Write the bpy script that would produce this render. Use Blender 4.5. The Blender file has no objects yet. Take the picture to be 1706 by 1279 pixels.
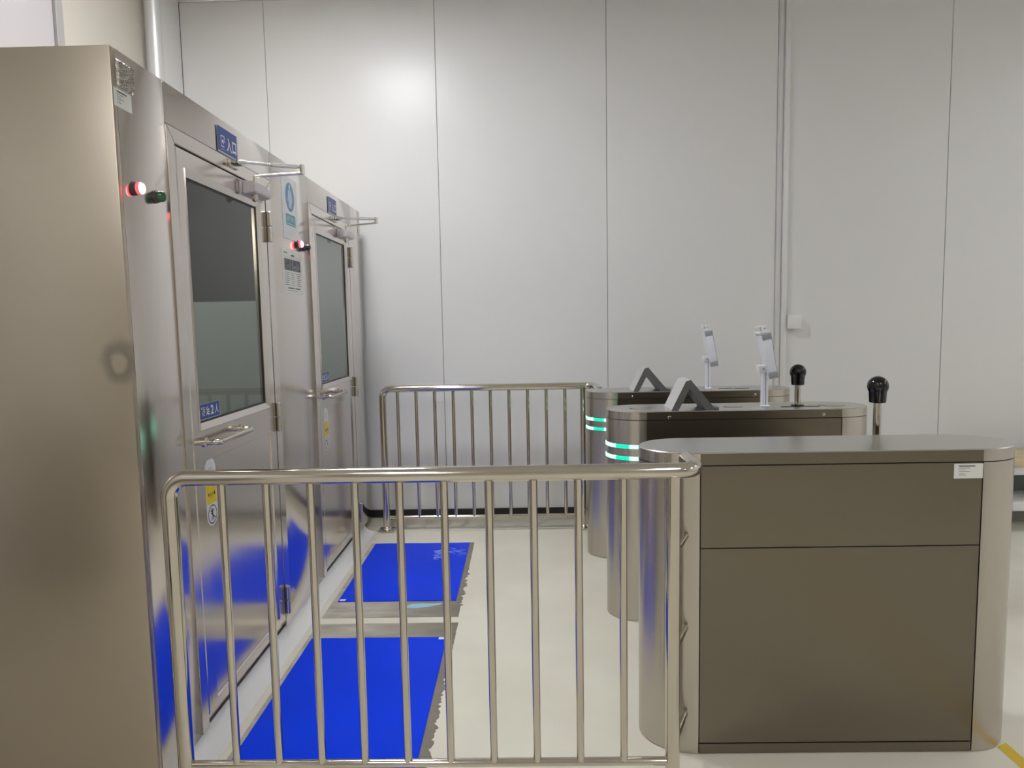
import bpy, bmesh, math, random
from mathutils import Vector, Matrix
random.seed(4)
S = bpy.context.scene
COL = S.collection
PI = math.pi

# ------------------------------------------------------------------ camera
F_PX, PITCH, YAW, ROLL, CAM_Z = 1146.28, 0.09066, -0.01611, 0.01853, 1.4236
cam_d = bpy.data.cameras.new('camera'); cam = bpy.data.objects.new('camera', cam_d); COL.objects.link(cam)
cam_d.sensor_width = 36; cam_d.lens = F_PX / 1706 * 36; cam_d.clip_start = 0.02
_r = Vector((math.cos(YAW), -math.sin(YAW), 0)); _fl = Vector((math.sin(YAW), math.cos(YAW), 0)); _z = Vector((0, 0, 1))
_f = _fl * math.cos(PITCH) - _z * math.sin(PITCH); _u = _fl * math.sin(PITCH) + _z * math.cos(PITCH)
_rr = _r * math.cos(ROLL) - _u * math.sin(ROLL); _uu = _r * math.sin(ROLL) + _u * math.cos(ROLL)
_m = Matrix((_rr, _uu, -_f)).transposed().to_4x4(); _m.translation = (0, 0, CAM_Z); cam.matrix_world = _m
S.camera = cam
# ------------------------------------------------------------------ exposure and world
S.view_settings.view_transform = 'Standard'; S.view_settings.look = 'None'
S.view_settings.gamma = 1; S.view_settings.use_curve_mapping = False
S.view_settings.exposure = 1.05
W = bpy.data.worlds.new('world'); S.world = W; W.use_nodes = True
W.node_tree.nodes['Background'].inputs[0].default_value = (0.9, 0.95, 1, 1)
W.node_tree.nodes['Background'].inputs[1].default_value = 0.02
# ceiling lamps, those behind the camera added unseen for fill: x, y, strength (built further down as 0.6 m panel lights)
LAMPS = [(-1.05, 3.15, 25), (5.6, 3.1, 16), (5.6, 0.3, 12), (-1.1, -0.9, 9), (1.6, -0.9, 9), (-1.1, -2.6, 9), (1.6, -2.6, 9), (4.3, -2.6, 9)]

# ------------------------------------------------------------------ materials
def mat(name, col, rough=.5, metal=0., emit=None, estr=0., spec=None, coat=0.):
    m = bpy.data.materials.new(name); m.use_nodes = True
    b = m.node_tree.nodes['Principled BSDF']
    b.inputs['Base Color'].default_value = (*col, 1); b.inputs['Roughness'].default_value = rough; b.inputs['Metallic'].default_value = metal
    if emit: b.inputs['Emission Color'].default_value = (*emit, 1); b.inputs['Emission Strength'].default_value = estr
    if spec is not None: b.inputs['Specular IOR Level'].default_value = spec
    if coat: b.inputs['Coat Weight'].default_value = coat
    return m
def nt(m): return m.node_tree, m.node_tree.nodes['Principled BSDF']
def noise_rough(m, scale, lo, hi, bump=0., detail=3, dist=.002):
    t, b = nt(m); N = t.nodes
    tc = N.new('ShaderNodeTexCoord'); mp = N.new('ShaderNodeMapping'); mp.inputs['Scale'].default_value = scale
    n = N.new('ShaderNodeTexNoise'); n.inputs['Scale'].default_value = 1; n.inputs['Detail'].default_value = detail
    t.links.new(tc.outputs['Object'], mp.inputs[0]); t.links.new(mp.outputs[0], n.inputs['Vector'])
    r = N.new('ShaderNodeMapRange'); r.inputs[3].default_value = lo; r.inputs[4].default_value = hi
    t.links.new(n.outputs[0], r.inputs[0]); t.links.new(r.outputs[0], b.inputs['Roughness'])
    if bump:
        bp = N.new('ShaderNodeBump'); bp.inputs['Strength'].default_value = bump; bp.inputs['Distance'].default_value = dist
        t.links.new(n.outputs[0], bp.inputs['Height']); t.links.new(bp.outputs[0], b.inputs['Normal'])
    return m
def noise_col(m, c1, c2, scale, detail=4, lo=.35, hi=.65):
    t, b = nt(m); N = t.nodes
    tc = N.new('ShaderNodeTexCoord'); mp = N.new('ShaderNodeMapping'); mp.inputs['Scale'].default_value = scale
    n = N.new('ShaderNodeTexNoise'); n.inputs['Scale'].default_value = 1; n.inputs['Detail'].default_value = detail
    cr = N.new('ShaderNodeValToRGB'); cr.color_ramp.elements[0].position = lo; cr.color_ramp.elements[1].position = hi
    cr.color_ramp.elements[0].color = (*c1, 1); cr.color_ramp.elements[1].color = (*c2, 1)
    t.links.new(tc.outputs['Object'], mp.inputs[0]); t.links.new(mp.outputs[0], n.inputs['Vector'])
    t.links.new(n.outputs[0], cr.inputs[0]); t.links.new(cr.outputs[0], b.inputs['Base Color'])
    return m
STEEL = (.60, .55, .49)
M = {}
ANISO = 0.25
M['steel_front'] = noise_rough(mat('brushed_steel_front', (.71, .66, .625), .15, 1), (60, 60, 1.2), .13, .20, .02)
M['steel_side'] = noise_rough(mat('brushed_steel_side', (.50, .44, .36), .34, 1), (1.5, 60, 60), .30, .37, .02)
M['steel_post'] = mat('brushed_steel_cap', (.54, .50, .45), .25, 1)
_t, _b = nt(M['steel_post']); _tg = _t.nodes.new('ShaderNodeTangent'); _tg.direction_type = 'RADIAL'; _tg.axis = 'Z'
_b.inputs['Anisotropic'].default_value = .9; _b.inputs['Anisotropic Rotation'].default_value = ANISO; _t.links.new(_tg.outputs[0], _b.inputs['Tangent'])
M['steel_panel'] = noise_rough(mat('brushed_steel_panel', (.215, .190, .150), .30, 1), (4, 220, 220), .29, .32)
M['steel_top'] = mat('polished_steel_top', (.60, .59, .57), .26, 1)
M['chrome'] = noise_rough(mat('polished_tube', (.60, .555, .49), .09, 1), (6, 6, 6), .06, .13)
M['hinge_steel'] = mat('hinge_steel', (.62, .58, .53), .25, 1)
M['dark_gap'] = mat('dark_recess', (.03, .027, .022), .6)
M['gasket'] = mat('black_rubber', (.012, .012, .012), .5)
M['wall'] = noise_rough(mat('white_wall_panel', (.78, .78, .78), .26, 0, spec=.34), (.8, .8, .8), .282, .31)
M['wall_beige'] = mat('cream_wall_panel', (.54, .51, .45), .5)
M['seam'] = mat('panel_seam', (.34, .33, .32), .6)
M['wall_dimmed'] = mat('dimmed_white_wall', (.46, .44, .445), .55, spec=.2)  # wall white darkened in its colour to offset the lamp close by
M['ceiling'] = mat('ceiling_white', (.80, .79, .77), .6)
M['room_far'] = mat('far_room_wall', (.50, .46, .40), .6)
M['floor'] = noise_rough(noise_col(mat('epoxy_floor', (.68, .65, .56), .25), (.74, .705, .60), (.80, .77, .67), (2.2, 2.2, 1)), (3, 3, 1), .19, .26)
M['floor_strip'] = noise_col(mat('epoxy_strip', (.55, .52, .44), .25), (.50, .47, .40), (.60, .57, .48), (1.5, 9, 1))
M['concrete'] = noise_col(mat('bare_concrete', (.4, .37, .32), .7), (.34, .31, .26), (.58, .55, .49), (5, 13, 3), 7, .3, .7)
def worn(m):
    t, b = nt(m); N = t.nodes; L = t.links
    src = b.inputs['Base Color'].links[0].from_socket
    tc = N.new('ShaderNodeTexCoord'); sx = N.new('ShaderNodeSeparateXYZ'); L.new(tc.outputs['Object'], sx.inputs[0])
    mr = N.new('ShaderNodeMapRange'); mr.inputs[1].default_value = -.25; mr.inputs[2].default_value = .32; mr.inputs[3].default_value = .0; mr.inputs[4].default_value = .8; L.new(sx.outputs[0], mr.inputs[0])
    mx = N.new('ShaderNodeMix'); mx.data_type = 'RGBA'; mx.inputs[7].default_value = (.17, .145, .115, 1); L.new(mr.outputs[0], mx.inputs[0]); L.new(src, mx.inputs[6]); L.new(mx.outputs[2], b.inputs['Base Color'])
worn(M['concrete'])
M['mat_blue'] = noise_rough(noise_col(mat('blue_sticky_film', (.0, .05, .62), .3, 0, spec=.1), (.0, .040, .80), (.0, .05, .92), (2, 2, 2), 1, .2, .8), (3, 3, 3), .29, .38)
M['film_clear'] = mat('wrinkled_film', (.25, .40, .85), .12)
M['white_pvc'] = mat('white_pvc', (.80, .80, .80), .35)
M['white_plastic'] = mat('white_plastic', (.82, .83, .88), .3)
M['lilac_plastic'] = mat('lilac_panel', (.84, .86, .98), .25)
M['grey_plastic'] = mat('grey_plastic', (.33, .35, .38), .4)
M['bracket_grey'] = noise_rough(mat('bracket_grey', (.17, .17, .17), .4, .4), (40, 40, 40), .35, .5)
M['bracket_light'] = mat('bracket_light_face', (.62, .62, .62), .35, .3)
M['black'] = mat('black_plastic', (.004, .004, .004), .10)
M['blue_sign'] = mat('blue_sign', (.018, .06, .30), .35)
M['sign_white'] = mat('sign_white', (.83, .84, .86), .4)
M['sign_edge'] = mat('sign_edge', (.50, .58, .68), .4)
M['paper'] = mat('paper', (.78, .79, .76), .5)
M['ink'] = mat('printed_ink', (.035, .035, .04), .5)
M['ink_grey'] = mat('printed_ink_grey', (.24, .25, .25), .5)
M['photo_dark'] = noise_col(mat('printed_photo', (.1, .1, .13), .5), (.05, .05, .07), (.16, .16, .22), (30, 30, 60))
M['poster'] = mat('poster_white', (.72, .76, .80), .3)
M['poster_blue'] = mat('poster_blue', (.13, .27, .47), .35)
M['poster_pale'] = mat('poster_pale_blue', (.52, .70, .90), .35)
M['poster_teal'] = mat('poster_teal', (.10, .32, .38), .35)
M['poster_teal_light'] = mat('poster_teal_light', (.35, .62, .66), .35)
M['yellow'] = mat('yellow_film', (.86, .66, .01), .35)
M['tape'] = mat('yellow_tape', (.72, .50, .02), .4)
M['red_lens'] = mat('red_lamp_lens', (.9, .1, .1), .2, 0, (1, .03, .05), 1.8)
M['red_core'] = mat('red_lamp_core', (1, .8, .8), .2, 0, (1, .34, .33), 2.6)
M['green_lens'] = mat('green_lamp_lens', (.004, .10, .035), .12, coat=.5)
M['dark_lens'] = mat('dark_lamp_lens', (.02, .025, .015), .15, coat=.5)
M['bezel'] = mat('lamp_bezel', (.05, .05, .05), .4)
M['led_white'] = mat('led_pale', (.3, .9, .7), .3, 0, (.33, 1, .72), 1.0)
M['led_green'] = mat('led_green', (.0, .6, .35), .3, 0, (.0, .42, .19), 1.1)
M['wood'] = noise_col(mat('pale_wood', (.62, .5, .33), .45), (.56, .45, .28), (.68, .56, .38), (1, 20, 20))
M['bench_panel'] = mat('grey_green_panel', (.16, .19, .18), .5)
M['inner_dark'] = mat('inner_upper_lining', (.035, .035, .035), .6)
M['inner_reflect'] = mat('inner_reflect_lining', (.40, .40, .39), .6)  # paled to stand in for the bright wall mirrored in the far pane
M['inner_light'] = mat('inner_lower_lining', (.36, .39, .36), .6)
M['diffuser'] = mat('lamp_diffuser', (.9, .9, .9), .5)
M['alu'] = mat('aluminium', (.72, .72, .72), .22, 1)
M['pipe'] = mat('pale_pipe', (.66, .66, .66), .4, .4)
M['closer'] = mat('closer_paint', (.62, .58, .60), .35, .45)
M['skirt'] = mat('black_skirting', (.012, .012, .012), .5)
# glass: clear pane with mirror reflection by angle
g = bpy.data.materials.new('door_glass'); g.use_nodes = True; _t = g.node_tree; _t.nodes.clear()
_o = _t.nodes.new('ShaderNodeOutputMaterial'); _mx = _t.nodes.new('ShaderNodeMixShader'); _tr = _t.nodes.new('ShaderNodeBsdfTransparent'); _gl = _t.nodes.new('ShaderNodeBsdfGlossy'); _fr = _t.nodes.new('ShaderNodeFresnel')
_tr.inputs[0].default_value = (.86, .90, .88, 1); _gl.inputs['Roughness'].default_value = .03; _fr.inputs[0].default_value = 1.5
_ge = _t.nodes.new('ShaderNodeNewGeometry'); _iv = _t.nodes.new('ShaderNodeMath'); _iv.operation = 'SUBTRACT'; _iv.inputs[0].default_value = 1; _ml = _t.nodes.new('ShaderNodeMath'); _ml.operation = 'MULTIPLY'
_t.links.new(_ge.outputs['Backfacing'], _iv.inputs[1]); _t.links.new(_iv.outputs[0], _ml.inputs[0]); _t.links.new(_fr.outputs[0], _ml.inputs[1]); _t.links.new(_ml.outputs[0], _mx.inputs[0]); _t.links.new(_tr.outputs[0], _mx.inputs[1]); _t.links.new(_gl.outputs[0], _mx.inputs[2]); _t.links.new(_mx.outputs[0], _o.inputs[0])
M['glass'] = g
# scuff mark near the front corner of the cabin side: duller ring-shaped scratch
def scuff(m, cx, cz):
    t, b = nt(m); N = t.nodes; L = t.links
    tc = N.new('ShaderNodeTexCoord'); sub = N.new('ShaderNodeVectorMath'); sub.operation = 'SUBTRACT'; sub.inputs[1].default_value = (cx, 0, cz)
    sc = N.new('ShaderNodeVectorMath'); sc.operation = 'MULTIPLY'; sc.inputs[1].default_value = (1, 0, .8)
    nz = N.new('ShaderNodeTexNoise'); nz.inputs['Scale'].default_value = 22; nz.inputs['Detail'].default_value = 3
    add = N.new('ShaderNodeVectorMath'); add.operation = 'MULTIPLY_ADD'; add.inputs[1].default_value = (.03, 0, .03)
    L.new(tc.outputs['Object'], sub.inputs[0]); L.new(sub.outputs[0], sc.inputs[0]); L.new(tc.outputs['Object'], nz.inputs['Vector'])
    L.new(nz.outputs['Color'], add.inputs[0]); L.new(sc.outputs[0], add.inputs[2])
    ln = N.new('ShaderNodeVectorMath'); ln.operation = 'LENGTH'; L.new(add.outputs[0], ln.inputs[0])
    cr = N.new('ShaderNodeValToRGB'); e = cr.color_ramp.elements
    e[0].position = .018; e[0].color = (0, 0, 0, 1); e[1].position = .030; e[1].color = (1, 1, 1, 1)
    x = e.new(.040); x.color = (.8, .8, .8, 1); x = e.new(.062); x.color = (0, 0, 0, 1)
    L.new(ln.outputs['Value'], cr.inputs[0])
    mx = N.new('ShaderNodeMix'); mx.data_type = 'RGBA'; mx.inputs[6].default_value = b.inputs['Base Color'].default_value; mx.inputs[7].default_value = (.30, .27, .22, 1)
    L.new(cr.outputs[0], mx.inputs[0]); L.new(mx.outputs[2], b.inputs['Base Color'])
scuff(M['steel_side'], .530, .252)

# ------------------------------------------------------------------ mesh helpers
class MB:
    """collects shapes into one mesh; every shape takes a material name"""
    def __init__(s): s.bm = bmesh.new(); s.mats = []
    def mi(s, m):
        if m not in s.mats: s.mats.append(m)
        return s.mats.index(m)
    def faces(s, fs, m, smooth=False):
        i = s.mi(m)
        for f in fs: f.material_index = i; f.smooth = smooth
    def box(s, a, b, m, bev=0., seg=2):
        a = Vector(a); b = Vector(b)
        r = bmesh.ops.create_cube(s.bm, size=1, matrix=Matrix.Translation((a + b) / 2) @ Matrix.Diagonal((*(abs(q) for q in (b - a)), 1)))
        vs = r['verts']; fs = {f for v in vs for f in v.link_faces}
        s.faces(fs, m)
        if bev:
            es = list({e for v in vs for e in v.link_edges})
            r = bmesh.ops.bevel(s.bm, geom=es, offset=bev, segments=seg, profile=.5, affect='EDGES')
            s.faces(r['faces'], m, True)
        return s
    def poly(s, pts, m):
        f = s.bm.faces.new([s.bm.verts.new(p) for p in pts]); s.faces([f], m); return s
    def prism(s, pts, d, m, smooth=False, side_mat=None):
        """polygon pts extruded by vector d"""
        d = Vector(d); n = len(pts)
        lo = [s.bm.verts.new(p) for p in pts]; hi = [s.bm.verts.new(Vector(p) + d) for p in pts]
        s.faces([s.bm.faces.new(lo[::-1]), s.bm.faces.new(hi)], m)
        s.faces([s.bm.faces.new((lo[i], lo[(i + 1) % n], hi[(i + 1) % n], hi[i])) for i in range(n)], side_mat or m, smooth)
        return s
    def tube(s, path, r, m, n=16, cap=True, closed=False):
        path = [Vector(p) for p in path]; rings = []; k = len(path); up = None
        for i, p in enumerate(path):
            if closed: t = path[(i + 1) % k] - path[i - 1]
            else: t = path[min(i + 1, k - 1)] - path[max(i - 1, 0)]
            t.normalize()
            if up is None: up = t.orthogonal().normalized()
            up = (up - t * up.dot(t)).normalized(); w = t.cross(up)
            rr = r[i] if isinstance(r, (list, tuple)) else r
            rings.append([s.bm.verts.new(p + (up * math.cos(2 * PI * j / n) + w * math.sin(2 * PI * j / n)) * rr) for j in range(n)])
        fs = []
        for i in range(k if closed else k - 1):
            A, B = rings[i], rings[(i + 1) % k]
            fs += [s.bm.faces.new((A[j], A[(j + 1) % n], B[(j + 1) % n], B[j])) for j in range(n)]
        s.faces(fs, m, True)
        if cap and not closed: s.faces([s.bm.faces.new(rings[0][::-1]), s.bm.faces.new(rings[-1])], m)
        return s
    def lathe(s, prof, c, m, axis='z', n=32):
        """prof: (radius, height) pairs, turned about an axis through c"""
        c = Vector(c); A = {'x': Vector((1, 0, 0)), 'y': Vector((0, 1, 0)), 'z': Vector((0, 0, 1)), '-y': Vector((0, -1, 0))}[axis]
        U = A.orthogonal().normalized(); V = A.cross(U); rings = []
        for r, h in prof:
            rings.append([s.bm.verts.new(c + A * h + (U * math.cos(2 * PI * j / n) + V * math.sin(2 * PI * j / n)) * max(r, 1e-5)) for j in range(n)])
        fs = []
        for P, Q in zip(rings, rings[1:]): fs += [s.bm.faces.new((P[j], P[(j + 1) % n], Q[(j + 1) % n], Q[j])) for j in range(n)]
        s.faces(fs, m, True)
        s.faces([s.bm.faces.new(rings[0][::-1]), s.bm.faces.new(rings[-1])], m)
        return s
    def build(s, name, parent=None, origin=None, sharp=35):
        """one linked object; vertices are in world coordinates"""
        me = bpy.data.meshes.new(name)
        base = Vector(parent.get('_w', (0, 0, 0))) if parent else Vector((0, 0, 0))
        if origin is None:
            cs = [v.co for v in s.bm.verts]
            origin = Vector([(min(q[i] for q in cs) + max(q[i] for q in cs)) / 2 for i in range(3)])
        origin = Vector(origin)
        bmesh.ops.recalc_face_normals(s.bm, faces=s.bm.faces[:])
        bmesh.ops.translate(s.bm, verts=s.bm.verts[:], vec=-origin)
        s.bm.to_mesh(me); s.bm.free()
        for k in s.mats: me.materials.append(M[k])
        me.set_sharp_from_angle(angle=math.radians(sharp))
        o = bpy.data.objects.new(name, me); COL.objects.link(o)
        o.location = origin - base
        if parent: o.parent = parent
        o['_w'] = tuple(origin)
        ALL.append(o)
        return o
ALL = []
def tag(o, label, cat, group=None):
    o['label'] = label; o['category'] = cat
    if group: o['group'] = group
    return o
def thing(name, loc, label, cat, group=None):
    o = bpy.data.objects.new(name, None); COL.objects.link(o); o.location = loc; o.empty_display_size = .05
    o['_w'] = tuple(loc); ALL.append(o)
    return tag(o, label, cat, group)
def struct(o): o['kind'] = 'structure'; return o
def lab(o, t): o['label'] = t; return o
def text_faces(txt):
    """outline meshes of a text, normalised to its bounding box: (verts, faces, w, h)"""
    cu = bpy.data.curves.new('t', 'FONT'); cu.body = txt; cu.size = 1; cu.offset = TEXT_BOLD
    ob = bpy.data.objects.new('t', cu); COL.objects.link(ob); dg = bpy.context.evaluated_depsgraph_get()
    me = bpy.data.meshes.new_from_object(ob.evaluated_get(dg))
    vs = [v.co.copy() for v in me.vertices]; fs = [tuple(p.vertices) for p in me.polygons]
    bpy.data.objects.remove(ob); bpy.data.curves.remove(cu); bpy.data.meshes.remove(me)
    if not vs: return [], [], 1, 1
    x0 = min(v.x for v in vs); x1 = max(v.x for v in vs); y0 = min(v.y for v in vs); y1 = max(v.y for v in vs)
    return [((v.x - x0) / max(x1 - x0, 1e-6), (v.y - y0) / max(y1 - y0, 1e-6)) for v in vs], fs, x1 - x0, y1 - y0
TEXT_BOLD = .022
class Sign(MB):
    """a thin sheet on a surface: origin corner o, right r, up u; shapes in metres on it"""
    def __init__(s, o, r, u, th=.0015):
        super().__init__(); s.o = Vector(o); s.r = Vector(r); s.u = Vector(u); s.n = s.r.cross(s.u); s.th = th; s.k = 0
    def P(s, x, y, h): return s.o + s.r * x + s.u * y + s.n * h
    def sheet(s, pts, m): return s.prism([s.P(x, y, 0.0004) for x, y in pts], s.n * s.th, m)
    def rect(s, x0, y0, x1, y1, m, lift=1): return s.shape([(x0, y0), (x1, y0), (x1, y1), (x0, y1)], m, lift)
    def shape(s, pts, m, lift=1): return s.poly([s.P(x, y, s.th + .0004 + .0004 * lift) for x, y in pts], m)
    def disc(s, x, y, rx, ry, m, lift=1, n=36): return s.shape([(x + rx * math.cos(2 * PI * i / n), y + ry * math.sin(2 * PI * i / n)) for i in range(n)], m, lift)
    def line(s, a, b, w, m, lift=2):
        a = Vector(a); b = Vector(b); d = (b - a).normalized(); q = Vector((-d.y, d.x)) * w / 2
        return s.shape([tuple(a + q), tuple(b + q), tuple(b - q), tuple(a - q)][::-1], m, lift)
    def ring(s, x, y, r, w, m, lift=2, n=36):
        for i in range(n):
            a, b = 2 * PI * i / n, 2 * PI * (i + 1) / n
            s.shape([(x + q * math.cos(t), y + q * math.sin(t)) for q, t in ((r - w, a), (r, a), (r, b), (r - w, b))], m, lift)
        return s
    def text(s, txt, x0, y0, x1, y1, m, lift=1):
        vs, fs, w, h = text_faces(txt)
        bv = [s.bm.verts.new(s.P(x0 + a * (x1 - x0), y0 + b * (y1 - y0), s.th + .0004 + .0004 * lift)) for a, b in vs]
        out = []
        for f in fs:
            try: out.append(s.bm.faces.new([bv[i] for i in f]))
            except ValueError: pass
        s.faces(out, m); return s
def round_rect(w, h, r, n=10):
    pts = []
    for cx, cy, a0 in ((w - r, h - r, 0), (r, h - r, PI / 2), (r, r, PI), (w - r, r, 1.5 * PI)):
        pts += [(cx + r * math.cos(a0 + PI / 2 * i / n), cy + r * math.sin(a0 + PI / 2 * i / n)) for i in range(n + 1)]
    return pts
def arc(c, r, a0, a1, ux, uy, n=10):
    c = Vector(c); ux = Vector(ux); uy = Vector(uy)
    return [c + (ux * math.cos(a0 + (a1 - a0) * i / n) + uy * math.sin(a0 + (a1 - a0) * i / n)) * r for i in range(n + 1)]

# ------------------------------------------------------------------ the room
X0, X1, Y0, Y1, ZC = -2.34, 6.6, -4.2, 4.949, 3.70
struct(MB().box((X0 - .1, Y0 - .1, -.1), (X1 + .1, Y1 + .1, 0), 'floor').build('floor', origin=(0, 0, 0)))
struct(MB().box((X0 - .1, Y0 - .1, ZC), (X1 + .1, Y1 + .1, ZC + .1), 'ceiling').build('ceiling'))
w = MB(); edges = [X0] + [-1.7546 + 1.1838 * i for i in range(0, 8)] + [X1]
w.box((X0, Y1 + .006, 0), (X1, Y1 + .1, ZC), 'seam')
for a, b in zip(edges, edges[1:]): w.box((a + .002, Y1, 0), (b - .002, Y1 + .006, ZC), 'wall', .0015, 1)
struct(w.build('wall_back'))
w = MB().box((X0 - .1, Y0, 0), (X0 - .006, Y1, ZC), 'seam')
for a, b, k in ((Y0, -1.2, 'wall'), (-1.2, 0, 'wall'), (0, 1.2, 'wall'), (1.2, 2.4, 'wall_dimmed'), (2.4, 3.62, 'wall_dimmed'), (3.62, 4.60, 'wall_beige'), (4.60, Y1, 'wall')):
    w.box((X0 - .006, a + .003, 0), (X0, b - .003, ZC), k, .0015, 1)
struct(w.build('wall_left'))
struct(MB().box((X1, Y0, 0), (X1 + .1, Y1, ZC), 'wall').build('wall_right'))
struct(MB().box((X0, Y0 - .1, 0), (X1, Y0, ZC), 'room_far').build('wall_front'))
# angle trim under the ceiling, black skirting, panel joint cover, cove along the cabin
struct(MB().prism([(X0, Y1, ZC), (X0, Y1 - .045, ZC), (X0, Y1 - .045, ZC - .012), (X0, Y1 - .012, ZC - .04), (X0, Y1, ZC - .04)], (X1 - X0, 0, 0), 'alu').build('trim_1'))
struct(MB().box((X0, Y1 - .014, .004), (X1, Y1, .062), 'skirt', .002, 1).build('baseboard_back'))
struct(MB().box((1.806, Y1 - .006, .065), (1.834, Y1, ZC - .045), 'wall', .0015, 1).build('trim_2'))
struct(MB().box((X0, 3.59, 0), (X0 + .02, 3.645, ZC), 'seam', .003, 1).build('trim_3'))
prof = [(-1.112, 0), (-1.112, .05)] + [(-1.108 + .076 * (1 - math.cos(a)) , .05 - .048 * math.sin(a)) for a in [PI / 2 * i / 8 for i in range(9)]] + [(-1.03, 0)]
struct(MB().prism([(x, 2.02, z) for x, z in prof], (0, 4.62 - 2.02, 0), 'white_pvc', True).build('trim_4'))
# unseen low block with black base, added to reflect dark bands in the cabin's side
struct(MB().box((X0, -.05, 0), (-1.55, .25, .93), 'room_far').build('wall_added'))
struct(MB().box((X0, -.06, .931), (-1.54, .262, .965), 'bench_panel', .004).build('trim_added'))
struct(MB().box((X0, .251, 0), (-1.55, .262, .13), 'skirt').build('baseboard_added'))
# slightly raised strip of floor along the back wall
struct(MB().box((X0, 4.615, 0), (X1, Y1, .005), 'floor_strip', .002, 1).build('trim_5'))
# bare floor round the two mats, ragged on the right
def patch(name, y0, y1, x0, x1, ragged):
    pts = [(x0, y0), (x1, y0)]; n = 120
    for i in range(1, n):
        y = y0 + (y1 - y0) * i / n
        pts.append((x1 + (random.uniform(-.010, .006) + .007 * math.sin(i * .55) * math.sin(i * .13)) * ragged(i / n), y))
    pts += [(x1, y1), (x0, y1)]
    return struct(MB().prism([(x, y, .0) for x, y in pts], (0, 0, .002), 'concrete').build(name))
patch('trim_6', 1.98, 3.155, -1.0, -.328, lambda t: 1 if t < .62 else .15)
patch('trim_7', 3.222, 4.347, -1.0, -.333, lambda t: 1.2 if .1 < t < .6 else .12)

# ------------------------------------------------------------------ things on the walls
tag(MB().tube([(-2.262, 4.432, .003), (-2.262, 4.432, 1.5), (-2.262, 4.432, ZC - .002)], .048, 'pipe', 28).build('pipe'), 'pale round vertical pipe rising behind the steel cabin in the corner', 'pipe')
tag(MB().box((1.838, Y1 - .028, .6), (1.872, Y1, ZC - .045), 'white_pvc', .003).build('cable_conduit'), 'thin white vertical cable conduit running down the white wall', 'conduit')
jb = thing('junction_box', (1.92, Y1, 1.385), 'small square white junction box beside the wall conduit', 'junction box')
MB().box((1.876, Y1 - .045, 1.337), (1.966, Y1, 1.432), 'white_pvc', .004).build('box_body', jb)
MB().box((1.874, Y1 - .055, 1.335), (1.968, Y1 - .046, 1.434), 'white_pvc', .004).build('box_cover', jb)

# ------------------------------------------------------------------ ceiling lights
for i, (x, y, s) in enumerate(LAMPS):
    places = ['above the steel cabin and blue mats', 'far right, toward the white back wall', 'right side, in the middle of the room', 'added unseen behind the photographer on the left', 'added unseen behind the photographer in the middle', 'added unseen in the rearmost row on the left', 'added unseen in the rearmost row, second from the left', 'added unseen in the rearmost row on the right']
    t = thing('ceiling_light', (x, y, ZC), 'square white ceiling panel light ' + places[i], 'ceiling light', 'ceiling panel lights')
    f = MB()
    for a, b in (((-.31, -.31), (.31, -.29)), ((-.31, .29), (.31, .31)), ((-.31, -.29), (-.29, .29)), ((.29, -.29), (.31, .29))):
        f.box((x + a[0], y + a[1], ZC - .02), (x + b[0], y + b[1], ZC), 'white_plastic')
    f.build('light_frame', t)
    k = 'diffuser_%d' % i; M[k] = mat('lamp_diffuser_%d' % i, (.9, .9, .9), .5, 0, (.975, .985, 1), s)
    MB().box((x - .289, y - .289, ZC - .014), (x + .289, y + .289, ZC - .002), k).build('light_diffuser', t)

# ------------------------------------------------------------------ the air shower cabin
XF = -1.106                      # front face
CY0, CY1, CH, CXL = 1.924, 4.796, 2.191, -2.2
cab = thing('air_shower_cabin', (-1.7, 3.36, 0), 'long brushed stainless steel cabin with two glazed doors along the left side', 'air shower')
DY = 1.44                        # second door
sh = MB()
# outer skin: sides, top, back, floor, partition
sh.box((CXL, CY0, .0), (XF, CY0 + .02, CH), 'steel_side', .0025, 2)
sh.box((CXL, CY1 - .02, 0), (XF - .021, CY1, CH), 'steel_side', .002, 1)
sh.box((CXL, CY0 + .02, CH - .02), (XF - .021, CY1 - .02, CH), 'steel_side')
sh.box((CXL, CY0 + .02, 0), (CXL + .02, CY1 - .02, CH - .02), 'steel_side')
sh.box((CXL + .02, CY0 + .02, .001), (XF - .021, CY1 - .02, .04), 'bench_panel')
sh.build('shell', cab)
fr = MB()
def fpanel(y0, y1, z0, z1, bev=.0015): fr.box((XF - .02, y0 + .001, z0), (XF, y1 - .001, z1), 'steel_front', bev, 2)
fpanel(CY0 + .0205, 2.2, .045, CH)
fpanel(2.2, 3.10, 2.064, CH); fpanel(3.10, 3.64, .045, CH)
fpanel(3.64, 4.54, 2.064, CH); fpanel(4.54, CY1, .045, CH)
fr.build('front_panels', cab)
# linings seen through the panes: near one darker above; far one's upper part paled for a reflection
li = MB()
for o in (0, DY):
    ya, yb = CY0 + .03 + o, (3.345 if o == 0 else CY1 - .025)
    for za, zb, k in ((.042, 1.545, 'inner_light'), (1.545, CH - .022, 'inner_dark' if o == 0 else 'inner_reflect')):
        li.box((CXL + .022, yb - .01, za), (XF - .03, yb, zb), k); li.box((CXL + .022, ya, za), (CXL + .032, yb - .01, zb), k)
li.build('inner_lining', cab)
M['inner_fill_lamp'] = mat('inner_fill_lamp', (.9, .9, .9), .5, 0, (1, 1, 1), 11.0)  # unseen lamps added to brighten the linings behind the panes
for o in (0, DY): MB().box((-1.75, 2.35 + o, CH - .05), (-1.55, 2.75 + o, CH - .023), 'inner_fill_lamp').build('inner_fill_lamp', cab)

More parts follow.
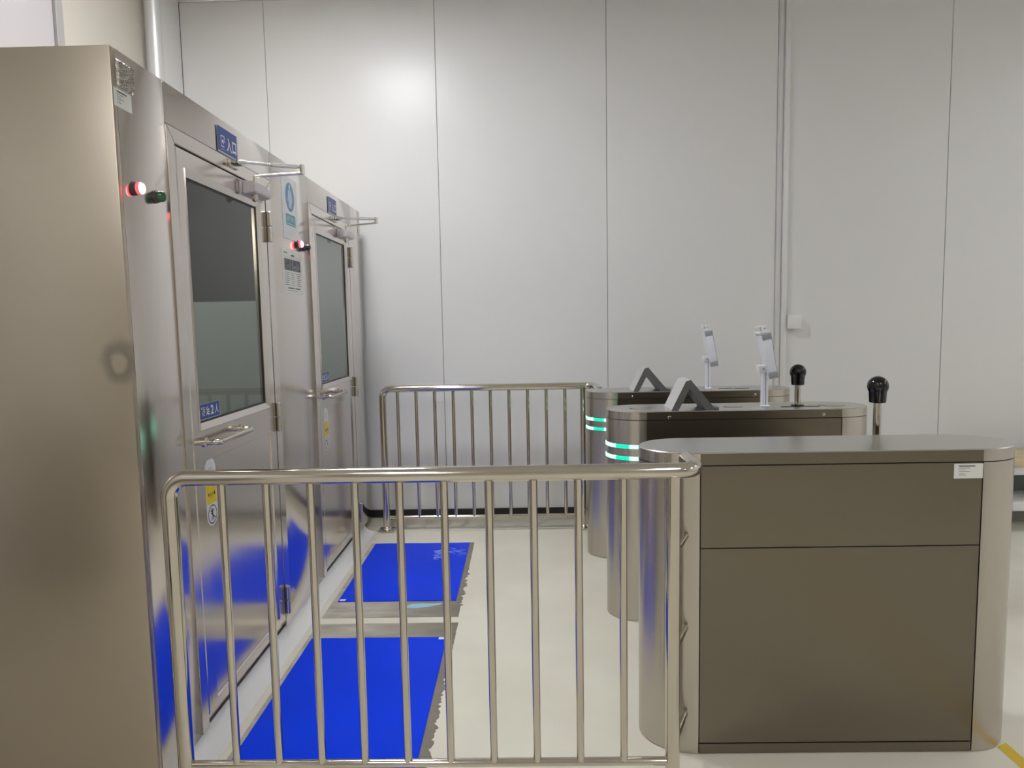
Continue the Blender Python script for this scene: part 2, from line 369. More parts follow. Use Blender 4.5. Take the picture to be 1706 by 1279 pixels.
def frame_rings(mb, rects, m):
    """rects: list of (y0,z0,y1,z1,x); bridges successive rectangles with mitred quads"""
    L = [[Vector((x, y0, z0)), Vector((x, y1, z0)), Vector((x, y1, z1)), Vector((x, y0, z1))] for y0, z0, y1, z1, x in rects]
    for A, B in zip(L, L[1:]):
        for i in range(4): mb.poly([A[i], A[(i + 1) % 4], B[(i + 1) % 4], B[i]], m)
def door_unit(o):
    n = 'near' if o == 0 else 'far'
    # architrave
    a = MB()
    y0, y1, z1 = 2.2 + o, 3.099 + o, 2.062
    iy0, iy1, iz = 2.250 + o, 3.030 + o, 2.012
    for pts in ([(y0, .045), (iy0, .045), (iy0, iz), (y0, z1)], [(y0, z1), (iy0, iz), (iy1, iz), (y1, z1)], [(iy1, .045), (y1, .045), (y1, z1), (iy1, iz)]):
        a.prism([(XF - .03, y, z) for y, z in pts], (.0325, 0, 0), 'steel_front')
    bmesh.ops.bevel(a.bm, geom=a.bm.edges[:], offset=.002, segments=2, affect='EDGES')
    a.box((XF - .03, iy0, .042), (XF - .012, iy1, .078), 'steel_front')
    a.build('door_frame', cab)
    # leaf: ring pieces round the pane and the recessed lower panel
    xl = XF + .002; ly0, ly1, lz0, lz1 = 2.255 + o, 3.024 + o, .085, 2.007
    wy0, wy1, wz0, wz1 = 2.302 + o, 2.960 + o, 1.068, 1.948
    py0, py1, pz0, pz1 = 2.322 + o, 2.955 + o, .115, .962
    d = MB()
    xb = xl - .028
    frame_rings(d, [(ly0, lz0, ly1, lz1, xb), (ly0, lz0, ly1, lz1, xl - .003), (ly0 + .003, lz0 + .003, ly1 - .003, lz1 - .003, xl)], 'steel_front')
    yl, yr, zb, zt = ly0 + .003, ly1 - .003, lz0 + .003, lz1 - .003
    for pts in ([(yl, zb), (py0, pz0), (py0, pz1), (wy0, wz0), (wy0, wz1), (yl, zt)], [(yl, zt), (wy0, wz1), (wy1, wz1), (yr, zt)], [(yr, zt), (wy1, wz1), (wy1, wz0), (py1, pz1), (py1, pz0), (yr, zb)],
                [(yl, zb), (yr, zb), (py1, pz0), (py0, pz0)], [(py0, pz1), (py1, pz1), (wy1, wz0), (wy0, wz0)]):
        d.poly([(xl, y, z) for y, z in pts], 'steel_front')
    frame_rings(d, [(py0, pz0, py1, pz1, xl), (py0 + .004, pz0 + .004, py1 - .004, pz1 - .004, xl - .006)], 'steel_front')
    d.poly([(xl - .006, y, z) for y, z in ((py0 + .004, pz0 + .004), (py1 - .004, pz0 + .004), (py1 - .004, pz1 - .004), (py0 + .004, pz1 - .004))], 'steel_front')
    frame_rings(d, [(wy0, wz0, wy1, wz1, xl), (wy0 + .003, wz0 + .003, wy1 - .003, wz1 - .003, xl + .004), (wy0 + .026, wz0 + .026, wy1 - .026, wz1 - .026, xl - .007), (wy0 + .026, wz0 + .026, wy1 - .026, wz1 - .026, xb)], 'steel_front')
    d.poly([(xb, y, z) for y, z in ((ly0, lz0), (wy0, lz0), (wy0, lz1), (ly0, lz1))], 'steel_front')
    d.poly([(xb, y, z) for y, z in ((wy1, lz0), (ly1, lz0), (ly1, lz1), (wy1, lz1))], 'steel_front')
    d.poly([(xb, y, z) for y, z in ((wy0, lz0), (wy1, lz0), (wy1, wz0), (wy0, wz0))], 'steel_front')
    d.poly([(xb, y, z) for y, z in ((wy0, wz1), (wy1, wz1), (wy1, lz1), (wy0, lz1))], 'steel_front')
    door = d.build('door', cab)
    lab(door, 'steel door with a large pane, the one %s' % ('nearest the camera' if o == 0 else 'farther from the camera'))
    g0, g1, h0, h1 = wy0 + .026, wy1 - .026, wz0 + .026, wz1 - .026
    gk = MB(); frame_rings(gk, [(g0, h0, g1, h1, xl - .008), (g0 + .007, h0 + .007, g1 - .007, h1 - .007, xl - .010), (g0 + .007, h0 + .007, g1 - .007, h1 - .007, xl - .013)], 'gasket')
    lab(gk.build('gasket', door), 'black rubber seal')
    MB().box((xl - .018, g0, h0), (xl - .0125, g1, h1), 'glass').build('glass_pane', door)
    # pull handle: flanges, standoffs and a bent bar
    h = MB(); xh, hz = xl + .052, 1.027; ya, yb = 2.336 + o, 2.640 + o
    for y in (ya, yb): h.lathe([(.017, 0), (.017, .006), (.011, .009), (.011, .012)], (xl, y, hz), 'chrome', 'x', 24)
    p = [(xl + .01, ya, hz)] + arc((xh - .022, ya + .022, hz), .022, PI, PI / 2, (0, 1, 0), (1, 0, 0), 8) + arc((xh - .022, yb - .022, hz), .022, PI / 2, 0, (0, 1, 0), (1, 0, 0), 8) + [(xl + .01, yb, hz)]
    h.tube(p, .0105, 'chrome', 16); h.build('handle', door)
    # hinges
    for z0, z1 in ((1.787, 1.918), (.955, 1.083), (.111, .241)):
        k = MB(); yy = 3.030 + o; zm = (z0 + z1) / 2
        k.box((xl + .001, yy - .03, z0 + .004), (xl + .003, yy - .004, z1 - .004), 'hinge_steel')
        k.box((XF + .003, yy + .004, z0 + .004), (XF + .005, yy + .03, z1 - .004), 'hinge_steel')
        for a_, b_ in ((z0, zm - .0015), (zm + .0015, z1)): k.lathe([(.009, a_), (.0115, a_ + .003), (.0115, b_ - .003), (.009, b_)], (xl + .0135, yy, 0), 'hinge_steel', 'z', 20)
        k.build('hinge', door)
    # closer: housing on the leaf, folding arm up to the lintel
    c = MB(); cy0, cy1 = 2.745 + o, 2.955 + o; cz0, cz1 = 1.942, 1.998
    c.box((xl + .0005, cy0, cz0), (xl + .012, cy1, cz1), 'closer', .002)
    c.prism([(xl + .014, cy0 + .004, z) for z in (cz0 + .002, cz1 - .002)] + [(xl + .062, cy0 + .004, cz1 - .006), (xl + .062, cy0 + .004, cz0 + .010)], (0, .14, 0), 'closer')
    c.prism([(xl + .014, cy0 + .146, cz0 + .004), (xl + .014, cy0 + .146, cz1 - .004), (xl + .058, cy0 + .146, cz1 - .01), (xl + .058, cy0 + .146, cz0 + .014)], (0, .055, 0), 'closer')
    bmesh.ops.bevel(c.bm, geom=c.bm.edges[:], offset=.003, segments=2, affect='EDGES')
    c.lathe([(.004, -.020), (.011, -.014), (.013, -.006), (.013, .012)], (xl + .04, cy0 + .06, cz0 - .002), 'chrome', 'z', 20)
    c.build('door_closer', door)
    r = MB(); el = Vector((-.893, 2.885 + o, 2.064)); zb_ = 2.026
    sp = Vector((xl + .038, cy0 + .075, cz1 - .01))
    r.tube([sp, (sp.x, sp.y, zb_)], .007, 'hinge_steel', 12)
    r.tube([(sp.x, sp.y, zb_ - .004), (sp.x + .03, sp.y + .012, zb_ + .002), (el.x, el.y, el.z - .018)], .006, 'hinge_steel', 10)
    r.box((XF + .003, 2.655 + o, 2.030), (XF + .012, 2.735 + o, 2.056), 'hinge_steel', .001)
    r.box((XF + .012, 2.675 + o, 2.040), (XF + .032, 2.715 + o, 2.046), 'bezel', .001)
    b0 = Vector((XF + .026, 2.695 + o, 2.053)); b1 = Vector((el.x, el.y, el.z + .006))
    r.tube([b0, b0.lerp(b1, .1)], .009, 'hinge_steel', 12); r.tube([b0.lerp(b1, .1), b0.lerp(b1, .5)], .006, 'alu', 12); r.tube([b0.lerp(b1, .5), b0.lerp(b1, .92)], .0085, 'alu', 12); r.tube([b0.lerp(b1, .92), b1], .0055, 'hinge_steel', 10)
    r.tube([b0 - Vector((0, 0, .012)), b0 + Vector((0, 0, .010))], .007, 'hinge_steel', 12)
    r.tube([el - Vector((0, 0, .022)), el + Vector((0, 0, .016))], .0095, 'hinge_steel', 14)
    r.build('closer_arm', door)
    # capacity sticker on the pane
    q = Sign((xl - .0125, 2.331 + o, 1.101), (0, 1, 0), (0, 0, 1), .0006); sw, shh = .165, .056
    q.sheet([(0, 0), (sw, 0), (sw, shh), (0, shh)], 'sign_edge'); q.rect(.003, .003, sw - .004, shh - .001, 'blue_sign', 1)
    for ch, x in zip('额定2人', (.014, .052, .089, .120)): q.text(ch, x, .013, x + (.022 if ch == '2' else .031), .046, 'sign_white', 2)
    lab(q.build('capacity_sticker', door), 'blue sticker reading 额定2人')
    # pill-shaped safety sticker
    q = Sign((xl - .006, 2.333 + o, .722), (0, 1, 0), (0, 0, 1), .0006); w_, h_ = .082, .242
    q.sheet(round_rect(w_, h_, w_ / 2), 'sign_white')
    q.rect(.003, .080, w_ - .003, .160, 'yellow', 1)
    for i in range(4): q.text('禁止倚靠'[i], .013 + .0145 * i, .108, .0255 + .0145 * i, .121, 'ink', 2)
    q.rect(.02, .102, .06, .1035, 'red_print', 2)
    for zz in (.180, .192, .204): q.line((.022, zz), (.06, zz + .003), .002, 'ink_grey', 1)
    q.line((.03, .155), (.046, .1585), .003, 'ink', 2)
    cx, cz = w_ / 2, .041
    q.ring(cx, cz, .034, .0042, 'ink', 1); q.disc(cx - .004, cz + .017, .0052, .0052, 'ink', 2, 16)
    q.line((cx - .003, cz + .013), (cx + .001, cz - .005), .008, 'ink'); q.line((cx + .0, cz - .004), (cx - .009, cz - .022), .004, 'ink'); q.line((cx + .001, cz - .004), (cx + .006, cz - .022), .004, 'ink')
    q.line((cx - .003, cz + .010), (cx - .017, cz + .015), .0036, 'ink'); q.line((cx - .002, cz + .010), (cx + .014, cz + .016), .0036, 'ink'); q.line((cx - .012, cz + .006), (cx + .026, cz - .020), .0036, 'ink')
    lab(q.build('safety_sticker', door), 'white and yellow pill-shaped sticker with a crossed-out figure')
    # entrance sign on the lintel
    q = Sign((XF + .0028, 2.570 + o, 2.066), (0, 1, 0), (0, 0, 1), .0012); sw, shh = .182, .094
    q.sheet([(0, 0), (sw, 0), (sw, shh), (0, shh)], 'sign_edge'); q.rect(.001, .006, sw - .010, shh, 'blue_sign', 1)
    W2 = 'sign_white'
    for a_, b_ in (((.030, .063), (.059, .063)), ((.030, .063), (.030, .023)), ((.030, .025), (.056, .025)), ((.059, .063), (.059, .050))): q.line(a_, b_, .0035, W2)
    q.line((.036, .044), (.060, .044), .0045, W2); q.line((.040, .044), (.050, .053), .004, W2); q.line((.040, .044), (.050, .035), .004, W2)
    q.ring(.045, .044, .001, .001, W2)
    q.text('入', .078, .016, .120, .068, W2, 2); q.text('口', .128, .019, .164, .064, W2, 2)
    q.rect(.022, .014, .060, .0155, 'sign_edge', 2)
    lab(q.build('entrance_sign', cab), 'blue sign reading 入口 above the %s door' % n)
    # indicator lamps
    for y, z, on in ((2.0 + o, 1.823, True), (2.118 + o, 1.821, False)):
        l = MB().lathe([(.020, 0), (.020, .004), (.0175, .006), (.0175, .012)], (XF, y, z), 'bezel', 'x', 28).build('indicator_lamp', cab)
        k = 'red_core' if on else ('green_lens' if o == 0 else 'dark_lens')
        le = MB(); pr = [(.0165, .012), (.0165, .022), (.014, .027), (.008, .030), (.001, .031)]
        if on:
            le.lathe(pr[:2], (XF, y, z), 'red_lens', 'x', 28); le.lathe(pr[1:], (XF, y, z), 'red_core', 'x', 28)
        else: le.lathe(pr, (XF, y, z), k, 'x', 28)
        lab(le.build('lamp_lens', l), 'lit red lens' if on else ('unlit green lens' if o == 0 else 'unlit dark lens'))
M['red_print'] = mat('red_print', (.6, .12, .02), .5)
door_unit(0.); door_unit(DY)
# crumpled steel maker's plate and the asset label under it
np_ = MB(); gy, gz = 22, 20; y0, z0, sy, sz = 1.948, 2.092, .082, .072
def ht(i, j):
    if i in (0, gy) or j in (0, gz): return .0
    return .0025 + .0035 * (math.sin(i * 1.9 + j * .7) * math.sin(j * 1.35 - i * .45) > .1) + random.uniform(0, .0012)
vv = [[np_.bm.verts.new((XF + .0006 + ht(i, j), y0 + sy * i / gy, z0 + sz * j / gz)) for j in range(gz + 1)] for i in range(gy + 1)]
np_.faces([np_.bm.faces.new((vv[i][j], vv[i + 1][j], vv[i + 1][j + 1], vv[i][j + 1])) for i in range(gy) for j in range(gz)], 'hinge_steel', True)
lab(np_.build('maker_plate', cab, sharp=80), 'embossed steel plate')
def asset_label(name, o, r, u, w_, h_, parent):
    q = Sign(o, r, u, .0006); q.sheet([(0, 0), (w_, 0), (w_, h_), (0, h_)], 'paper')
    q.rect(w_ * .16, h_ * .80, w_ * .72, h_ * .87, 'ink')
    for i, (a, b) in enumerate(((.16, .55), (.16, .40), (.16, .56), (.16, .36), (.16, .40))): q.rect(w_ * a, h_ * (.68 - i * .115), w_ * b, h_ * (.71 - i * .115), 'ink_grey' if i % 2 else 'ink')
    return lab(q.build(name, parent), 'small white printed label')
asset_label('asset_label', (XF, 1.929, 2.034), (0, 1, 0), (0, 0, 1), .086, .050, cab)
# blue mandatory-action poster
q = Sign((XF, 3.245, 1.835), (0, 1, 0), (0, 0, 1), .003); q.sheet([(0, 0), (.21, 0), (.21, .29), (0, .29)], 'poster')
q.disc(.103, .200, .062, .068, 'poster_blue', 1)
P_ = 'poster_pale'
q.disc(.103, .246, .012, .014, P_, 2, 20); q.shape([(.085, .232), (.121, .232), (.125, .18), (.120, .146), (.106, .146), (.103, .172), (.100, .146), (.086, .146), (.081, .18)][::-1], P_, 2)
q.line((.086, .228), (.074, .178), .010, P_); q.line((.120, .228), (.132, .178), .010, P_)
q.rect(.036, .064, .172, .118, 'poster_teal', 1); q.text('必须穿防护服', .046, .084, .162, .110, 'poster_teal_light', 2); q.rect(.046, .070, .162, .075, 'poster_teal_light', 2)
lab(q.build('safety_poster', cab), 'pale poster with a blue round sign of a figure')
# printed notice
q = Sign((XF, 3.205, 1.573), (0, 1, 0), (0, 0, 1), .0012); w_, h_ = .292, .214
q.sheet([(0, 0), (w_, 0), (w_, h_), (0, h_)], 'paper')
q.rect(.020, .190, .075, .197, 'ink_grey'); q.rect(.125, .182, .175, .189, 'ink'); q.rect(.02, .1745, .272, .1755, 'ink_grey')
q.rect(.028, .112, .262, .166, 'photo_dark')
for a, b, c, d_ in ((.105, .118, .113, .158), (.135, .116, .150, .160), (.15, .126, .20, .136), (.205, .116, .212, .15), (.225, .118, .232, .158)): q.rect(a, b, c, d_, 'ink_grey', 2)
for i in range(7):
    z = .100 - i * .0095
    q.rect(.03, z, .10 - .01 * (i % 3), z + .0028, 'ink_grey'); q.rect(.115, z, .17 - .008 * (i % 2), z + .0025, 'ink_grey'); q.rect(.20, z, .265 - .012 * (i % 3), z + .0028, 'ink_grey')
q.rect(.07, .026, .155, .031, 'ink'); q.rect(.17, .026, .245, .031, 'ink'); q.rect(.06, .016, .20, .018, 'ink_grey')
lab(q.build('printed_notice', cab), 'white printed notice with a dark picture')
# small white sticker on the far end of the front
q = Sign((XF, 4.735, 2.03), (0, 1, 0), (0, 0, 1), .0008); q.sheet([(0, 0), (.04, 0), (.04, .055), (0, .055)], 'paper'); q.rect(.008, .03, .03, .036, 'ink_grey'); q.build('small_sticker', cab)

# ------------------------------------------------------------------ railings
def railing(name, y, xl, xr, xs, back, yend, label):
    t = thing(name, ((xl + xr) / 2, y, 0), label, 'railing', 'polished tube railings')
    z, R = .983, .0235; e = .058
    sgn = 1 if back else -1
    # top rail with a bend down at the left and a bend back at the right
    p = [(xl, y, .03), (xl, y, .5), (xl, y, z - e)] + arc((xl + e, y, z - e), e, PI, PI / 2, (1, 0, 0), (0, 0, 1), 10) + [(xl + .4, y, z), (xr - .1, y, z)]
    p += arc((xr + .012, y + sgn * .064, z), .064, -PI / 2, 0, (1, 0, 0), (0, sgn, 0), 10) + [(xr + .076, yend, z)]
    MB().tube(p, R, 'chrome', 24).build('top_rail', t)
    MB().tube([(xr, y, .012), (xr, y, z - .012)], R - .0015, 'chrome', 24).build('post', t)
    MB().tube([(xl, y, .0925), (xr, y, .0925)], .0125, 'chrome', 16).build('bottom_rail', t)
    for x in xs: MB().tube([(x, y, .0925), (x, y, z)], .0118, 'chrome', 16).build('baluster', t)
    for x in (xl, xr):
        f = MB().box((x - .055, y - .05, .003), (x + .055, y + .05, .011), 'hinge_steel', .002)
        f.lathe([(.036, .011), (.034, .022), (.026, .030)], (x, y, 0), 'chrome', 'z', 24)
        f.build('base_flange', t)
    for zz in (.735, .435, .145):
        MB().tube([(xr + .008, y + sgn * .012, zz - .008), (xr + .078, yend, zz)], .008, 'chrome', 12).build('bracket_rod', t)
    return t
railing('railing', 1.975, -1.048, .432, [-.892 + .1309 * i for i in range(10)], True, 2.138, 'polished steel railing in the foreground, across the bottom of the picture')
railing('railing', 4.63, -.955, .404, [-.853 + .126 * i for i in range(10)], False, 4.288, 'polished steel railing at the back, in front of the white wall')

# ------------------------------------------------------------------ turnstile cabinets
def stadium(xa, xb, y0, y1, ax, inset=0., n=20):
    cy, b = (y0 + y1) / 2, (y1 - y0) / 2 - inset; a = ax - inset
    pts = [(xb + a * math.cos(t), cy + b * math.sin(t)) for t in [-PI / 2 + PI * i / n for i in range(n + 1)]]
    return pts + [(xa + a * math.cos(t), cy + b * math.sin(t)) for t in [PI / 2 + PI * i / n for i in range(n + 1)]]
AX = .17
def turnstile(xa, xb, y0, y1, label):
    t = thing('turnstile', ((xa + xb) / 2, (y0 + y1) / 2, 0), label, 'turnstile', 'stainless steel turnstiles'); cy = (y0 + y1) / 2; hb = (y1 - y0) / 2
    MB().box((xa - .006, y0 + .006, .002), (xb + .006, y1 - .006, .957), 'dark_gap').build('core', t)
    for s_, xc in ((-1, xa), (1, xb)):
        n = 28
        pts = [(xc + s_ * (.0015 + (AX - .0015) * math.cos(a)), cy + hb * math.sin(a), .003) for a in [-PI / 2 + PI * i / n for i in range(n + 1)]]
        pts = [(xc + s_ * .0015, y1 - .007, .003), (xc + s_ * .0015, y0 + .007, .003)] + pts
        MB().prism(pts, (0, 0, .9545), 'steel_post', True).build('end_cap', t)
    for ya, yb in ((y0, y0 + .006), (y1 - .006, y1)):
        MB().box((xa + .002, ya, .003), (xb - .002, yb, .035), 'steel_panel').build('plinth', t)
        MB().box((xa + .002, ya, .0385), (xb - .002, yb, .6895), 'steel_panel', .0008, 1).build('lower_panel', t)
        MB().box((xa + .002, ya, .6925), (xb - .002, yb, .957), 'steel_panel', .0008, 1).build('upper_panel', t)
    l = MB(); n0 = len(stadium(xa, xb, y0, y1, AX))
    st = stadium(xa, xb, y0, y1, AX); st2 = stadium(xa, xb, y0, y1, AX, .004)
    lo = [l.bm.verts.new((x, y, .9605)) for x, y in st]; hi = [l.bm.verts.new((x, y, .997)) for x, y in st]; tp = [l.bm.verts.new((x, y, 1.0)) for x, y in st2]
    N = len(st)
    for A, B, k in ((lo, hi, 'steel_post'), (hi, tp, 'steel_top')):
        for i in range(N):
            f = l.bm.faces.new((A[i], A[(i + 1) % N], B[(i + 1) % N], B[i]))
            l.faces([f], 'steel_panel' if (k == 'steel_post' and abs(st[i][1] - st[(i + 1) % N][1]) < 1e-6) else k, True)  # flat lid edges get the darker steel: shading put into the colour
    l.faces([l.bm.faces.new(lo[::-1]), l.bm.faces.new(tp)], 'steel_top')
    l.build('lid', t)
    return t, cy
def led(t, xa, y0, y1):
    cy, hb = (y0 + y1) / 2, (y1 - y0) / 2
    for z in (.835, .780):
        b = MB(); n = 36; a0, a1 = 1.12 * PI / 2, 3.25 * PI / 2 - .28
        ring = lambda a, o_, zz: b.bm.verts.new((xa + (AX + o_) * math.cos(a), cy + (hb + o_) * math.sin(a), zz))
        V = [[ring(a0 + (a1 - a0) * i / n, o_, zz) for o_, zz in ((.0005, z - .009), (.003, z - .007), (.003, z + .007), (.0005, z + .009))] for i in range(n + 1)]
        for i in range(n):
            a = a0 + (a1 - a0) * (i + .5) / n
            k = 'led_green' if abs(a - 1.28 * PI) < .24 else 'led_white'
            b.faces([b.bm.faces.new((V[i][j], V[i + 1][j], V[i + 1][(j + 1) % 4], V[i][(j + 1) % 4])) for j in range(4)], k, True)
        for e_ in (V[0], V[-1][::-1]): b.faces([b.bm.faces.new(e_)], 'led_white')
        lab(b.build('light_strip', t), 'glowing green light strip')
def angle_bracket(t, x, y0, d):
    """open triangular bracket: two sloping plates meeting at the top, standing on the lid"""
    b = MB(); L = [(-.088, 0), (-.022, .134), (.0, .140), (.112, .006), (.112, 0), (.072, 0), (-.004, .100), (-.055, 0)]
    zz = 1.0005
    n = len(L); F = [b.bm.verts.new((x + a, y0, zz + h)) for a, h in L]; Bk = [b.bm.verts.new((x + a, y0 + d, zz + h)) for a, h in L]
    b.faces([b.bm.faces.new(F), b.bm.faces.new(Bk[::-1])], 'bracket_grey')
    for i in range(n): b.faces([b.bm.faces.new((F[i], F[(i + 1) % n], Bk[(i + 1) % n], Bk[i]))], 'bracket_light' if i in (0, 1) else 'bracket_grey')
    b.box((x + .1125, y0 + .004, zz), (x + .132, y0 + d - .004, zz + .012), 'bracket_grey', .002)
    lab(b.build('angle_bracket', t), 'grey open triangular bracket')
def screw(t, x, y, z):
    MB().lathe([(.008, 0), (.008, .002), (.006, .004), (.002, .0045)], (x, y, z), 'chrome', '-y', 16).build('screw', t)
def lever(t, x, y, z0, base=True):
    r = MB().tube([(x, y, z0), (x, y, 1.10)], .0135, 'chrome', 20)
    if base:
        r.lathe([(.03, 0), (.03, .004), (.018, .008)], (x, y, 1.0005), 'black', 'z', 24)
    lv = r.build('lever_rod', t)
    pr = [(.012, 1.098), (.027, 1.099), (.029, 1.102), (.031, 1.140)] + [(.037 * math.cos(a), 1.160 + .037 * math.sin(a)) for a in [-.42 + (PI / 2 + .42) * i / 12 for i in range(13)]]
    lab(MB().lathe(pr, (x, y, 0), 'black', 'z', 32).build('lever_knob', lv), 'black round knob')
def top_disc(t, x, y, r, m='steel_post', sy=1.):
    MB().prism([(x + r * math.cos(2 * PI * i / 32), y + r * sy * math.sin(2 * PI * i / 32), 1.0003) for i in range(32)], (0, 0, .0015), m).build('reader_disc', t)

t1, c1 = turnstile(.555, 1.438, 2.1453, 2.430, 'nearest steel turnstile cabinet, its plain dark front in full view on the right')
asset_label('asset_label', (1.347, 2.1453, .907), (1, 0, 0), (0, 0, 1), .090, .047, t1)
# lever fixed to the back of the nearest cabinet by a clamp
lever(t1, 1.316, 2.56, .74, False)
for z in (.80, .93):
    cl = MB().box((1.296, 2.4305, z), (1.336, 2.585, z + .03), 'hinge_steel', .003)
    cl.lathe([(.006, 0), (.006, .010)], (1.336, 2.56, z + .015), 'black', 'x', 12)
    cl.build('lever_clamp', t1)
t2, c2 = turnstile(.566, 1.455, 3.1389, 3.42, 'middle steel turnstile cabinet, with two green light strips and a black-knobbed lever on top')
led(t2, .566, 3.1389, 3.42)
angle_bracket(t2, .772, 3.165, .17); screw(t2, .668, 3.1389, .972); screw(t2, 1.372, 3.1389, .975)
lever(t2, 1.303, 3.27, 1.0)
top_disc(t2, .56, 3.28, .055); top_disc(t2, 1.0, 3.28, .045); top_disc(t2, 1.47, 3.28, .06)
for dx in (-.045, .05): top_disc(t2, 1.303 + dx, 3.24, .045, 'black', .25)
t3, c3 = turnstile(.552, 1.428, 4.0068, 4.29, 'farthest steel turnstile cabinet, next to the railing by the white wall')
led(t3, .552, 4.0068, 4.29)
angle_bracket(t3, .735, 4.03, .17); screw(t3, .640, 4.0068, .972); screw(t3, 1.352, 4.0068, .972)
for dx in (-.045, .05): top_disc(t3, 1.26 + dx, 4.13, .045, 'black', .25)

# ------------------------------------------------------------------ scanners standing on the turnstiles
def scanner(x, y, label):
    t = thing('face_scanner', (x, y, 1.0), label, 'scanner', 'scanners on the turnstiles')
    MB().lathe([(.022, 0), (.022, .004), (.016, .007)], (x, y, 1.0022), 'white_plastic', 'z', 24).build('foot', t)
    p = MB().box((x - .020, y - .012, 1.006), (x - .003, y + .012, 1.200), 'lilac_plastic', .003)
    p.box((x + .000, y - .016, 1.006), (x + .010, y + .006, 1.150), 'white_plastic', .003)
    p.build('pole', t)
    b = MB().box((x - .038, y - .018, 1.165), (x - .003, y + .02, 1.198), 'white_plastic', .003)
    b.lathe([(.005, 0), (.005, .003)], (x - .016, y - .018, 1.180), 'grey_plastic', '-y', 12)
    b.build('hinge_block', t)
    # tilted body in its own axes: u across (x), w up, leaning back
    a = math.radians(10.5); U = Vector((math.cos(a), 0, math.sin(a))); Wv = Vector((-math.sin(a), 0, math.cos(a))); O = Vector((x + .027, y - .035, 1.135))
    def slab(u0, w0, u1, w1, y0_, y1_, m, bev=.003):
        k = MB().box((u0, y0_, w0), (u1, y1_, w1), m, bev)
        bmesh.ops.transform(k.bm, matrix=Matrix(((U.x, 0, Wv.x, O.x), (0, 1, 0, O.y), (U.z, 0, Wv.z, O.z), (0, 0, 0, 1))), verts=k.bm.verts[:]); return k
    hd = slab(-.022, .0, .022, .215, .0, .085, 'white_plastic', .005).build('scanner_head', t)
    lab(slab(-.0195, .031, .0195, .184, -.003, .0005, 'lilac_plastic', .001).build('side_panel', hd), 'pale lilac side panel')
    for w0, w1 in ((.002, .030), (.185, .213)): lab(slab(-.0225, w0, .0225, w1, -.004, .0005, 'grey_plastic', .001).build('side_cap', hd), 'grey end cap')
    lab(slab(.022, .02, .0245, .195, .008, .077, 'black', .001).build('screen', hd), 'dark screen facing right')
    k = slab(-.028, .2155, .020, .226, .002, .085, 'white_plastic', .002); h2 = k.build('top_cap', hd)
    k = slab(-.010, .226, .016, .250, .02, .05, 'white_plastic', .003); cx = O + U * .003 + Wv * .238
    k.lathe([(.004, 0), (.004, .003)], (cx.x, O.y + .02, cx.z), 'grey_plastic', '-y', 12); k.build('sensor', hd)
    k = slab(-.034, .246, -.008, .252, .02, .05, 'white_plastic', .001); k.build('visor', hd)
    return t
scanner(1.143, 3.25, 'white tilted scanner on a pole, standing on the middle turnstile')
scanner(1.110, 4.12, 'white tilted scanner on a pole, standing on the farthest turnstile')

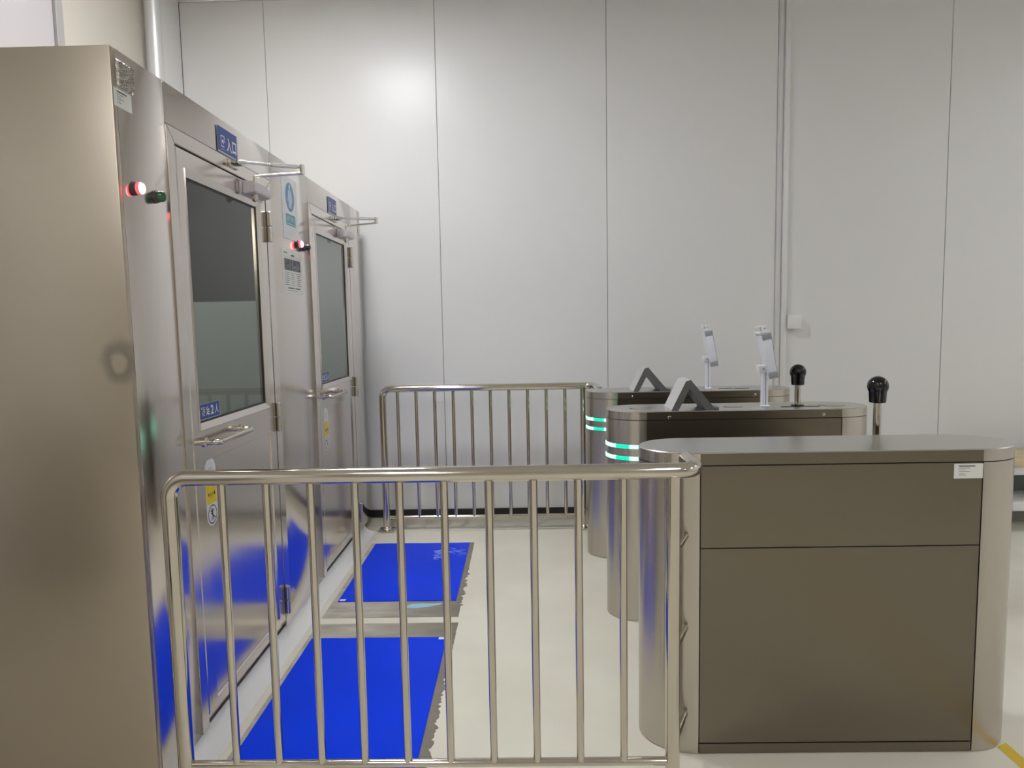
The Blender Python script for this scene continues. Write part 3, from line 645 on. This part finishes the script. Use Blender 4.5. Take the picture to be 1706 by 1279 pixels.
# ------------------------------------------------------------------ floor things
def sticky_mat(y0, y1, x0, x1, label, tab, wrinkle):
    t = thing('sticky_mat', ((x0 + x1) / 2, (y0 + y1) / 2, .002), label, 'floor mat', 'blue sticky mats in front of the cabin doors')
    m = MB(); nx, ny = 24, 36
    V = [[m.bm.verts.new((x0 + (x1 - x0) * i / nx, y0 + (y1 - y0) * j / ny, .0052 + .0006 * math.sin(i * .9 + j * .5) * math.sin(j * .37))) for j in range(ny + 1)] for i in range(nx + 1)]
    m.faces([m.bm.faces.new((V[i][j], V[i + 1][j], V[i + 1][j + 1], V[i][j + 1])) for i in range(nx) for j in range(ny)], 'mat_blue', True)
    m.box((x0, y0, .0022), (x1, y1, .0042), 'mat_blue'); m.build('film', t)
    MB().box((tab[0], tab[1], .0062), (tab[0] + .03, tab[1] + .022, .0068), 'sign_white').build('number_tab', t)
    if wrinkle:
        k = MB(); random.seed(9)
        for i in range(46):
            x = random.uniform(-.55, -.38) if i % 3 else random.gauss(-.52, .03); y = random.gauss(4.13, .045); L = random.uniform(.015, .06); a = random.uniform(-.25, .25)
            k.tube([(x - L / 2, y - a * L, .0066), (x, y, .0078), (x + L / 2, y + a * L, .0066)], .0012, 'film_clear', 6)
        fw = lab(k.build('film_wrinkle', t), 'shiny wrinkles in the film'); fw['kind'] = 'stuff'
    return t
sticky_mat(2.062, 3.0, -.980, -.365, 'blue sticky mat on the floor in front of the nearer cabin door', (-.40, 2.972), False)
sticky_mat(3.41, 4.338, -.972, -.362, 'blue sticky mat on the floor in front of the farther cabin door', (-.965, 3.415), True)
# torn piece of protective film on the bare strip between the mats
k = MB(); pts = [(-.62, 3.345), (-.585, 3.375), (-.53, 3.382), (-.47, 3.377), (-.425, 3.385), (-.44, 3.36), (-.50, 3.335), (-.56, 3.322), (-.60, 3.325)]
k.prism([(x, y, .0024) for x, y in pts], (0, 0, .001), 'pale_film'); M['pale_film'] = mat('pale_blue_film', (.36, .62, .80), .3)
tag(k.build('film_scrap'), 'torn pale blue scrap of film on the bare strip between the mats', 'scrap')
tag(MB().prism([(1.530, -2.0, .0004), (1.583, -2.0, .0004), (1.583, 2.19, .0004), (1.540, 2.17, .0004)], (0, 0, .0006), 'tape').build('floor_tape'), 'yellow marking tape on the floor at the right end of the nearest turnstile', 'floor tape')

# ------------------------------------------------------------------ bench at the right edge
bn = thing('bench', (3.9, 4.45, 0), 'low bench with pale wooden top and white frame at the far right edge', 'bench')
bx0, bx1, by0, by1 = 3.02, 4.7, 4.38, 4.78
MB().box((bx0, by0, .437), (bx1, by1, .482), 'wood', .004).build('bench_top', bn)
MB().box((bx0 + .02, by0 + .012, .382), (bx1 - .02, by1 - .012, .4365), 'white_pvc', .003).build('apron', bn)
MB().box((bx0 + .03, by1 - .06, .196), (bx1 - .03, by1 - .045, .3815), 'bench_panel').build('back_panel', bn)
MB().box((bx0 + .02, by0 + .012, .145), (bx1 - .02, by1 - .012, .195), 'white_pvc', .003).build('shelf', bn)
for x in (bx0 + .02, bx1 - .06):
    for y in (by0 + .014, by1 - .054): MB().box((x, y, .0055 if y > 4.6 else .0005), (x + .04, y + .04, .381), 'white_pvc', .003).build('leg', bn)

for o in ALL:
    if '_w' in o: del o['_w']
